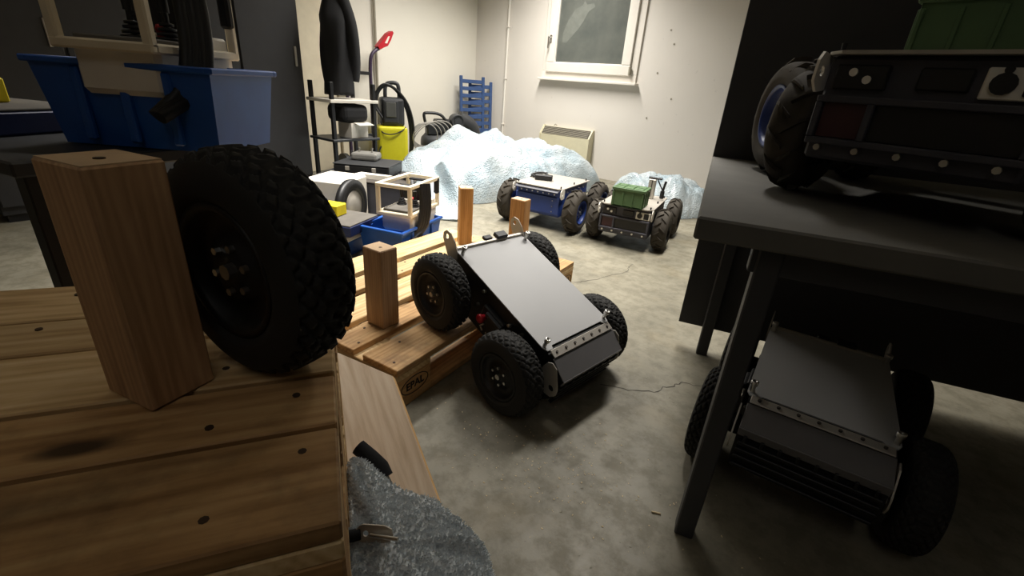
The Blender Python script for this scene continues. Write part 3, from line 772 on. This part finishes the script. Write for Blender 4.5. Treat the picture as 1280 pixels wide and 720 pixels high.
for k in range(5):
    pts = [(.14 * math.cos(a) * (1 + .13 * k) + .015 * k, -.035 * k + .01 * math.sin(2 * a), .36 + .12 * math.sin(a + .1 * k) * (1 + .08 * k)) for a in [2 * PI * i / 28 for i in range(28)]]
    m.tube(pts, .0055, 6, close=True)
m.build('hose_loops', M_ghose, hs)
m = MB(); m.box((0, .02, .11), (.14, .12, .22), .02); m.build('reel_stand', M_black, hs)

# ------------------------------------------------------------------ hand truck
tk = empty('hand_truck', (-3.16, 2.30, 0), 0, 'plum hand truck with red grip standing by the cream door', 'hand truck')
for y in (.115, -.16): MB().tube([(0, y, .05), (0, y, .95)], .017, 10).build('upright_tube', M_purple, tk)
MB().tube([(0, .115, .95), (0, .125, 1.06), (0.0, .16, 1.115), (0, .27, 1.17), (0, .32, 1.20)], .017, 10, smooth_path=2).build('bent_neck', M_purple, tk)
m = MB(); m.prism([(.20, 1.165), (.22, 1.14), (.32, 1.18), (.36, 1.235), (.395, 1.30), (.38, 1.315), (.33, 1.29), (.25, 1.215)], -.028, .028, Mx((0, 0, 0), (0, 1, 0), (0, 0, 1), (1, 0, 0))); g_ = m.build('grip', M_red, tk)
m = MB(); m.prism([(.28, 1.20), (.31, 1.20), (.345, 1.265), (.325, 1.262)], .0282, .030, Mx((0, 0, 0), (0, 1, 0), (0, 0, 1), (1, 0, 0))); m.build('grip_slot', M_white, g_)
for z in (.35, .92): MB().box((0, -.02, z), (.025, .29, .03), .004).build('cross_bar', M_black, tk)
MB().box((.10, -.02, .03), (.20, .34, .012), .002).build('toe_plate', M_black, tk)
for y in (-.20, .155): MB().cyl((-.06, y - .02, .09), (-.06, y + .02, .09), .09, n=24).build('wheel', M_black, tk)

# ------------------------------------------------------------------ left side clutter
tb = empty('storage_tote', (-1.058, .945, 0), math.radians(105), 'bright blue storage tote on floor behind the pallet holding white joystick frame', 'tote')
def tote_parts(t, L, Wd, Hh, mat):
    m = MB(); a = .02
    def loop(z, g): return [(-L / 2 + g, -Wd / 2 + g, z), (L / 2 - g, -Wd / 2 + g, z), (L / 2 - g, Wd / 2 - g, z), (-L / 2 + g, Wd / 2 - g, z)]
    vs = loop(.002, a) + loop(Hh, 0) + loop(Hh, .006) + loop(.008, a + .006)
    fs = [(3, 2, 1, 0), (12, 13, 14, 15)]
    for k in (0, 4, 8): fs += [(k + i, k + (i + 1) % 4, k + 4 + (i + 1) % 4, k + 4 + i) for i in range(4)]
    m.add(vs, fs); m.build('tote_shell', mat, t)
    r = MB()
    for y in (-1, 1): r.box((0, y * Wd / 2, Hh - .006), (L + .02, .018, .014), .003)
    for x in (-1, 1): r.box((x * L / 2, 0, Hh - .006), (.018, Wd + .02, .014), .003)
    r.build('tote_rim', mat, t)
    for x in (-.1, 0, .1):
        for y in (-1, 1): MB().box((x, y * (Wd / 2 - .004), Hh / 2), (.02, .016, Hh - .03), .004).build('tote_rib', mat, t)
tote_parts(tb, .40, .27, .185, M_tote)
def joystick_frame(label, loc, rz):
    t = empty('joystick_console', loc, rz, label, 'control console')
    # local: x right along the front, -y front
    w_, d_, h_ = .185, .33, .15; b = .021
    fr = MB()
    for x in (-1, 1):
        for y in (-1, 1): fr.box((x * w_ / 2, y * d_ / 2, h_ / 2 + .06), (b, b, h_), .004)
    for z in (.06 + h_, .06):
        for y in (-1, 1): fr.box((0, y * d_ / 2, z), (w_ + b, b * 1.1, b), .004)
        for x in (-1, 1): fr.box((x * w_ / 2, 0, z), (b, d_, b), .004)
    fr.build('tube_frame', M_cream, t)
    MB().box((0, .01, .012), (w_ - .004, d_ - .02, .10), .012).build('console_body', M_white, t)
    MB().box((0, -.06, .072), (w_ - .022, .16, .016), .003).build('grey_pad', M_foam, t)
    MB().box((-.01, .05, .125), (w_ - .04, .02, .11), .004).build('dark_back', M_black, t); MB().box((.0, .095, .075), (w_ - .015, .12, .05), .006).build('rear_housing', M_white, t)
    for x, y in ((-.035, -.02), (.05, -.03)):
        st = MB()
        for k in range(4): st.lathe([(.0005, .08 + k * .010), (.026 - k * .004, .08 + k * .010), (.027 - k * .004, .086 + k * .010), (.0005, .09 + k * .010)], 18, 'Z', Matrix.Translation((x, y, 0)))
        st.cyl((x, y, .10), (x, y, .145), .007); st.cyl((x, y, .138), (x, y, .165), .011, n=12); st.build('joystick', M_black, t)
    m = MB(); m.cyl((.01, .02, .075), (.01, .02, .10), .016, n=14); m.lathe([(.0005, .118), (.014, .116), (.018, .108), (.016, .1), (.0005, .1)], 16, 'Z', Matrix.Translation((.01, .02, 0))); m.build('red_knob', M_red, t)
    m = MB()
    for k in range(4):
        x = w_ / 2 + .01 + k * .008
        m.tube([(x, -.06 + k * .012, .215), (x + .012, -.07 + k * .012, .14), (x + .018, -.09 + k * .012, .05), (x + .01, -.12 + k * .014, -.02), (x - .03, -.17 - k * .006, -.075)], .014, 8, smooth_path=2)
    m.build('cable_bundle', M_cable, t)
    m = MB(); m.box((w_ / 2, d_ / 2 - .01, .17), (.028, .026, .09), .006); m.build('strap', M_cloth, t); MB().box((.03, .05, .215), (.10, .03, .012), .004).build('cable_sleeve', M_cloth, t)
    return t
js = joystick_frame('white tubular joystick console with black cables sitting in the bright blue tote', (-1.055, 1.0, .188), math.radians(20))
# near stack: pale blue tote, white tray, navy case, yellow block
t = empty('storage_tote', (-1.37, .66, 0), math.radians(20), 'low blue tote on floor under the white tray, left of pallet', 'tote'); tote_parts(t, .40, .30, .10, M_tote)
ty = empty('white_tray', (-1.33, .68, .101), math.radians(20), 'shallow white tray between the navy case and the low blue tote', 'tray')
m = MB(); m.box((0, 0, .018), (.36, .26, .036), .012, seg=2); m.build('tray_body', M_white, ty); MB().box((0, 0, .038), (.34, .24, .004), .001).build('tray_lip', M_cream, ty)
nc = empty('navy_case', (-1.31, .69, .142), math.radians(20), 'flat navy blue case with grey lid under the yellow block', 'case')
m = MB(); m.box((0, 0, .028), (.38, .27, .055), .005); m.build('case_body', M_navy, nc); MB().box((0, 0, .058), (.375, .265, .006), .002).build('case_lid', M_foam, nc)
yb_ = MB().box((0, 0, .03), (.11, .09, .06), .004).build('yellow_block', M_yellowb); yb_.location = (-1.33, .70, .204); yb_.rotation_euler.z = .35
tag(yb_, 'bright yellow foam block lying on the navy case left of joystick console', 'block')
# white cable reel cabinet behind
rl = empty('cable_reel_box', (-1.70, .98, 0), math.radians(25), 'white box with black round reel side behind the yellow block', 'reel')
MB().box((0, 0, .16), (.26, .30, .32), .012).build('box_body', M_white, rl)
m = MB(); m.lathe([(.10, -.02), (.16, -.02), (.165, 0), (.16, .02), (.10, .02)], 36, 'Y', Matrix.Translation((.15, -.10, .17)) @ Matrix.Rotation(PI / 2, 4, 'Z'), closed=True); ro = m.build('reel_ring', M_black, rl)
m = MB(); m.lathe([(.0005, -.012), (.10, -.015), (.10, .015), (.0005, .012)], 30, 'Y', Matrix.Translation((.15, -.10, .17)) @ Matrix.Rotation(PI / 2, 4, 'Z')); m.build('reel_disc', M_zinc, rl)
# low bench with dark cases and transmitter
lb_ = empty('low_bench', (-2.12, 1.52, 0), math.radians(30), 'low dark bench carrying black cases beside the heap', 'bench')
MB().box((0, 0, .20), (.62, .46, .03), .004).build('bench_top', M_dark, lb_)
for x in (-.28, .28):
    for y in (-.2, .2): MB().box((x, y, .0925), (.04, .04, .185), .003).build('leg', M_black, lb_)
bc = empty('black_case', (-2.13, 1.56, .2155), math.radians(32), 'flat black hard case under the grey remote transmitter', 'case')
MB().box((0, 0, .04), (.42, .34, .078), .012, seg=2).build('case_body', M_black, bc); MB().box((0, 0, .082), (.425, .345, .008), .003).build('case_lid', M_dark, bc)
for x in (-.1, .1): MB().box((x, -.176, .055), (.03, .012, .03), .002).build('latch', M_zinc, bc)
oc = empty('equipment_tray', (-1.68, 1.32, 0), math.radians(30), 'open dark grey tray-top box with black hose in front of bench', 'box')
m = MB(); m.box((0, 0, .13), (.40, .24, .26), .008); m.build('box_body', M_charc, oc); MB().box((0, 0, .263), (.42, .26, .008), .002, (0, math.radians(2), 0)).build('box_top', M_seam, oc)
MB().tube([(.10, .10, .285), (.17, .06, .285), (.225, -.02, .24), (.235, -.08, .12), (.225, -.1, .02)], .022, 10, smooth_path=2).build('black_hose', M_cable, oc)
wt = MB().prism([(-.12, -.02), (.10, -.03), (.13, .0), (-.10, .05)], 0, .03).build('white_bracket', M_white); wt.location = (-1.72, 1.28, .2685); wt.rotation_euler.z = .6
tag(wt, 'white wedge-shaped bracket lying on the open dark box', 'bracket')
rt = empty('remote_transmitter', (-2.21, 1.60, .3025), math.radians(35), 'grey handheld remote transmitter with two sticks on the black case', 'remote')
MB().box((0, 0, .028), (.20, .15, .055), .016, seg=2).build('case', simple('silver_grey', (140, 138, 132), .4, .3), rt)
for x in (-.05, .05): m = MB(); m.cyl((x, -.01, .055), (x, -.01, .085), .005); m.cyl((x, -.01, .08), (x, -.01, .09), .009); m.build('stick', M_steel, rt)
m = MB(); m.cyl((.08, .06, .05), (.10, .07, .10), .006); m.tube([(-.10, .02, .03), (-.115, .0, .06), (-.10, -.03, .03)], .006); m.build('antenna', M_black, rt)
# white paper box on shelf bracket and black pouch
sh = empty('shelf_stand', (-2.72, 1.86, 0), math.radians(0), 'dark metal shelf stand with white shelf edge by the hand truck', 'shelf')
for x, y in ((-.14, -.28), (.14, -.28), (-.14, .12), (.14, .12)): MB().box((x, y, .42), (.03, .03, .84), .003).build('leg', M_black, sh)
MB().box((0, -.08, .70), (.34, .46, .025), .003).build('shelf_board', M_white, sh)
MB().box((0, -.08, .40), (.34, .46, .02), .003).build('shelf_board', M_dark, sh)
pb = empty('paper_box', (-2.66, 1.82, .411), .1, 'white open cardboard box on the lower dark shelf', 'box')
MB().box((0, 0, .06), (.16, .18, .12), .002).build('carton', M_white, pb); MB().box((.11, .02, .116), (.08, .16, .003), 0, (0, .25, 0)).build('carton_flap', M_white, pb)
bg = empty('black_pouch', (-2.68, 1.79, .5365), 0, 'black soft pouch on the white carton', 'pouch')
m = MB(); m.box((0, 0, .07), (.24, .26, .14), .045, seg=3); m.build('pouch_body', M_cloth, bg)
# tall dark cabinet added to dim the left side, and jacket hung on it
cb = empty('added_dark_cabinet', (-3.12, .58, 0), 0, 'added tall dark grey cabinet hiding the bright left wall', 'cabinet')
MB().box((0, 0, .98), (.50, 1.90, 1.88), .006).build('cabinet_body', M_cab, cb)
for y in (-.71, -.235, .24, .715):
    d_ = MB().box((.258, y, .99), (.018, .46, 1.80), .004).build('door', M_cab, cb)
    MB().box((.272, y + .18, 1.0), (.012, .018, .14), .003).build('handle', M_zinc, d_)
MB().box((0, 0, .02), (.48, 1.86, .04)).build('plinth', M_black, cb)
jk = empty('black_jacket', (-2.72, 1.74, .0), 0, 'black jacket hanging above the white shelf edge by the cabinet', 'jacket')
def jacket():
    n, k = 26, 14; vs = []; fs = []
    for i in range(n + 1):
        t = i / n; z = 1.56 - t * .82
        wdt = .035 + .095 * min(1, t * 3.2) * (1 - .30 * max(0, t - .5)); dep = .03 + .07 * min(1, t * 3)
        for j in range(k):
            a = 2 * PI * j / k; f = 1 + .16 * math.sin(5 * a + 6 * t) * min(1, 2 * t)
            vs.append((dep * math.cos(a) * f, .02 + wdt * math.sin(a) * f, z))
    for i in range(n):
        for j in range(k): fs.append((i * k + j, (i + 1) * k + j, (i + 1) * k + (j + 1) % k, i * k + (j + 1) % k))
    fs += [tuple(range(k)), tuple(range(n * k, (n + 1) * k))[::-1]]
    MB().add(vs, fs, True).build('jacket_body', M_cloth, jk)
    MB().tube([(.05, .05, 1.45), (.085, .10, 1.25), (.08, .12, 1.0), (.07, .11, .85)], [.05, .055, .05, .04], 10, smooth_path=2).build('sleeve', M_cloth, jk)
    MB().tube([(-.06, .02, 1.60), (0, .02, 1.62), (.0, .02, 1.55)], .006, 6).build('hook_loop', M_black, jk)
jacket()

# ------------------------------------------------------------------ plywood sheet leaning on the pallet end
u = Vector((-.9905, -.1376, 0)); P1 = Vector((.017, -.030, .150)); PB = Vector((.375, -.185, .004)); 
P2 = P1 + u * .34; PB2 = Vector((-.22, -.29, .004))
nrm = (P2 - P1).cross(PB - P1).normalized()
if nrm.y > 0: nrm = -nrm
ex = (PB - P1).normalized(); ey = nrm.cross(ex).normalized()
def loc2(p): return ((p - P1).dot(ex), (p - P1).dot(ey))
py = empty('plywood_offcut', P1, 0, 'pale plywood offcut leaning against the near end of the pallet', 'board'); py.matrix_world = Mx(P1, ex, ey, nrm)
MB().prism([loc2(P1), loc2(PB), loc2(PB2), loc2(P2)], 0, .0016).build('face_veneer', M_ply, py)
MB().prism([loc2(P1), loc2(PB), loc2(PB2), loc2(P2)], -.017, 0).build('core_ply', M_plyedge, py)

# ------------------------------------------------------------------ crumpled towel, with small tool
TOP = [Vector(p) for p in ((.333, -.380, .312), (.445, -.369, .318), (.552, -.360, .312), (.604, -.358, .306), (.640, -.375, .300), (.685, -.428, .298), (.665, -.500, .305), (.585, -.560, .31), (.489, -.492, .318), (.41, -.435, .318))]
def towel():
    cen = Vector((.515, -.455, .328)); n, k = 96, 34; vs = []; fs = []
    m = len(TOP)
    def edge(a):
        a = a % m; i = int(a); f = a - i; f2 = f * f * (3 - 2 * f); return TOP[i] * (1 - f) + TOP[(i + 1) % m] * f
    # outline smoothed
    out = [sum((edge(i * m / n + d) for d in (-.35, -.15, 0, .15, .35)), Vector()) / 5 for i in range(n)]
    for j in range(k + 1):
        t = j / k
        for i in range(n):
            e = out[i]
            if t < .5:
                s_ = t / .5; p = cen.lerp(e, s_); p.z += .006 * math.sin(i * .5) * s_
            else:
                s_ = (t - .5) / .5; o2 = (e - cen); o2.z = 0; o2.normalize()
                fold = .012 * math.sin(i * .42 * 2 + 1) * s_
                a = min(1, s_ / .15); p = e + o2 * (.012 * math.sin(a * PI / 2) + fold * .6); p.z = e.z - .010 * (1 - math.cos(a * PI / 2)) - .262 * max(0, s_ - .05)
            nz = noise.noise(p * 26) * .005 + noise.noise(p * 80) * .003 + .022 * noise.noise(Vector((p.x * 9 + p.y * 14, p.y * 6 - p.x * 4, p.z * 8)))
            q = (p - cen).normalized(); q.z += .5
            p = p + q * nz; p.z = max(.012, p.z); vs.append(p)
    for j in range(k):
        for i in range(n): fs.append((j * n + i, (j + 1) * n + i, (j + 1) * n + (i + 1) % n, j * n + (i + 1) % n))
    o = MB().add(vs, [f for f in fs], True).build('terry_towel', M_towel)
    tag(o, 'fluffy blue-grey terry towel draped in the lower foreground', 'towel')
    rnd = random.Random(3); pv = []; pf = []
    for _ in range(34000):
        fi_ = rnd.randrange(len(fs))
        if rnd.random() > min(1, (fi_ // n + .3) / (k * .5)): continue
        f = fs[fi_]; a, b, c, d = (vs[x] for x in f); s_, t = rnd.random(), rnd.random()
        p = (a * (1 - s_) + b * s_) * (1 - t) + (d * (1 - s_) + c * s_) * t
        nn = (b - a).cross(d - a)
        if nn.length < 1e-12: continue
        nn.normalize()
        if nn.dot(p - Vector((.53, -.44, .15))) < 0: nn = -nn
        dr = (nn + Vector((rnd.uniform(-.9, .9), rnd.uniform(-.9, .9), rnd.uniform(-.9, .9)))).normalized()
        sd = dr.orthogonal().normalized() * .0011; L = rnd.uniform(.003, .006)
        if p.z < .02: continue
        k0 = len(pv); pv += [p - sd, p + sd, p + dr * L + sd * .5, p + dr * L * .9 - sd]; pf.append((k0, k0 + 1, k0 + 2, k0 + 3))
    MB().add(pv, pf).build('pile_tufts', M_towel, o, 'stuff')
towel()
bt_ = empty('steel_bracket', (.500, -.462, .338), 0, 'small grey steel clip with rod and black strap on the towel', 'bracket')
bt_.rotation_euler = (0, 0, math.radians(35))
m = MB(); m.ring_plate(round_poly(.052, .024, .011), (-.012, 0), .004, -.0015, .0015, Matrix.Rotation(math.radians(62), 4, 'X') @ Matrix.Identity(4)); m.build('clip_plate', M_zinc, bt_)
MB().cyl((-.005, -.004, .002), (.036, -.012, .008), .0028, n=8).build('rod', M_steel, bt_)
MB().tube([(-.02, .0, -.002), (-.045, -.012, .0), (-.075, -.02, -.004)], .008, 8, smooth_path=1).build('strap', M_cloth, bt_)
gp = empty('black_grip', (.350, -.352, .288), math.radians(10), 'black ribbed handle end poking out between plywood and towel', 'handle')
m = MB()
m.tube([(-.03, .0, .022), (.0, .0, .010), (.02, .0, .0), (.035, -.004, -.012)], [.014, .0145, .0145, .013], 12)
m.build('grip_sleeve', M_cloth, gp)
m = MB(); m.cyl((.033, -.004, -.01), (.062, -.010, -.04), .005); m.build('grip_shaft', M_steel, gp)

# ------------------------------------------------------------------ wood chips and grit on the floor
rnd = random.Random(11); ch = MB(); gt = MB()
def chip(mb, x, y, s):
    a = rnd.uniform(0, PI); c, s2 = math.cos(a), math.sin(a); l, w2, h2 = s, s * rnd.uniform(.3, .7), s * .4
    P = [(-l, -w2), (l, -w2 * .6), (l * .8, w2), (-l * .7, w2 * .9)]
    mb.prism([(x + px * c - py_ * s2, y + px * s2 + py_ * c) for px, py_ in P], .0002, h2)
for _ in range(260):
    x, y = rnd.gauss(.45, .16), rnd.gauss(.12, .10); chip(ch, x, y, rnd.uniform(.0008, .0028))
for _ in range(500):
    x, y = rnd.uniform(.2, 1.6), rnd.uniform(-.1, 1.9); chip(gt, x, y, rnd.uniform(.0008, .0026))
ch.build('wood_chips', M_chip, None, 'stuff'); gt.build('floor_grit', M_dust, None, 'stuff')
for x, y, a, lb in ((.745, .155, .4, 'left one of two pale wood splinters on the clear concrete at lower right'), (.80, .175, 1.1, 'right one of two pale wood splinters on the clear concrete at lower right')):
    o = MB().box((0, 0, .0025), (.022, .004, .004), .001).build('wood_splinter', M_chip); o.location = (x, y, 0); o.rotation_euler.z = a
    tag(o, lb, 'splinter', 'splinters on the floor')

#EXTRA
# ------------------------------------------------------------------ left foreground: stack of half pallets with post and spare wheel
SY = math.radians(57.2)
rp = Vector((math.cos(SY), math.sin(SY), 0)); rdv = Vector((-math.sin(SY), math.cos(SY), 0))
K_ = Vector((.632, -.585, 0)); O_ = K_ - rp * .8
hp = make_pallet(.8, .57, 'half-size wooden pallet at the bottom of the left foreground stack', group='stacked half pallets', widths=(.12, .09, .12, .09, .12))
SL = ['half-size wooden pallet second from the bottom of the left foreground stack', 'half-size wooden pallet third from the bottom of the left foreground stack', 'topmost half-size wooden pallet of the left foreground stack, carrying post and wheel']
for i in range(4):
    o = hp if i == 0 else copy_tree(hp, None, SL[i - 1])
    o.location = O_ + Vector((0, 0, .0005 + .1455 * i)); o.rotation_euler.z = SY
ZT = .0005 + .1455 * 3 + .1445
ps = MB().box((0, 0, .125), (.076, .068, .25), .002).build('timber_post', M_post); ps.location = (.330, -.605, ZT + .001); ps.rotation_euler.z = math.radians(12)
MB().box((0, 0, .2506), (.072, .064, .0012)).build('end_grain', M_end, ps); MB().cyl((.008, -.004, .25), (.008, -.004, .2522), .005, n=8).build('screw_head', M_nail, ps)
tag(ps, 'large dark brown timber post on the stacked pallets in left foreground', 'post')
sw = put_wheel(None, WP_D, (.365, -.500, ZT + .1305), 1, .4, 'spare_wheel'); sw.rotation_euler = (0, 0, math.radians(8)); tag(sw, 'loose black spare wheel with diamond tread standing on stacked pallets, left foreground', 'wheel')

# ------------------------------------------------------------------ left table behind the stack with a second console
tl = empty('work_table', (-.86, -.42, 0), math.radians(12), 'dark low work table behind the pallet stack', 'table')
MB().box((0, 0, .705), (.86, .50, .03), .004).build('table_top', M_dark, tl)
for x in (-.39, .39):
    for y in (-.21, .21): MB().box((x, y, .345), (.04, .04, .69), .003).build('leg', M_black, tl)
t2 = copy_tree(tb, None, 'large blue storage tote on the dark work table at left holding white console'); t2.location = (-.54, -.24, .721); t2.rotation_euler.z = math.radians(35)
j2 = copy_tree(js, None, 'large white tubular joystick console in blue tote on the left work table'); j2.location = (-.54, -.24, .721 + .155); j2.rotation_euler.z = math.radians(38)
n2 = copy_tree(nc, None, 'navy blue case on the dark work table at far left'); n2.location = (-.98, -.50, .721); n2.rotation_euler.z = math.radians(25)
y2 = copy_tree(yb_, None, 'yellow foam block on the navy case of left work table'); y2.location = (-1.0, -.52, .721 + .062)

# ------------------------------------------------------------------ right: steel bench with robots
BF = Vector((.03, 1, 0)).normalized(); BR = Vector((1, -.03, 0))
bo_ = Vector((.722, .10, 0)); BZ = .74
be = empty('steel_workbench', bo_, math.radians(13.1), 'grey steel workbench along the right side carrying the second grey robot', 'workbench')
MB().box((.72, .48, BZ - .02), (1.5, 1.0, .04), .004).build('bench_top', M_benchtop, be)
MB().box((.72, .955, .40), (1.46, .02, .60), .002).build('added_dim_panel', M_bench, be)  # panel added below the bench top so the view underneath stays dim
MB().box((.72, .99, 1.14), (1.5, .02, .84), .002).build('added_dark_board', M_cab, be)  # dark board added to hide the bright wall and keep this side dim
for x in (.10, 1.41):
    for y in (.03, .92): MB().box((x, y, (BZ - .04) / 2), (.04, .04, BZ - .04), .003).build('leg', M_bench, be)
MB().box((.74, .03, BZ - .065), (1.34, .03, .05), .002).build('front_rail', M_bench, be)
r4 = copy_tree(r3, None, 'second dark grey field robot with lugged tyres, on the steel workbench at right'); r4.location = (.985, .50, BZ + .001); r4.rotation_euler.z = math.radians(-106)
g4 = copy_tree(gc, None, 'green plastic crate on the robot that stands on the workbench'); g4.location = (1.01, .61, BZ + .2805); g4.rotation_euler.z = math.radians(-16)
sw2 = put_wheel(None, WP_B, (.70, .82, BZ + .1505), 1, .2, 'spare_wheel'); sw2.rotation_euler = (0, 0, math.radians(-60)); tag(sw2, 'loose lugged tyre wheel on the left end of the steel workbench', 'wheel')
r5 = make_rover('black wheeled robot with grey lid parked level under the workbench, right foreground')
r5.location = (.99, .46, .1315); r5.rotation_euler = (0, 0, math.radians(-88))
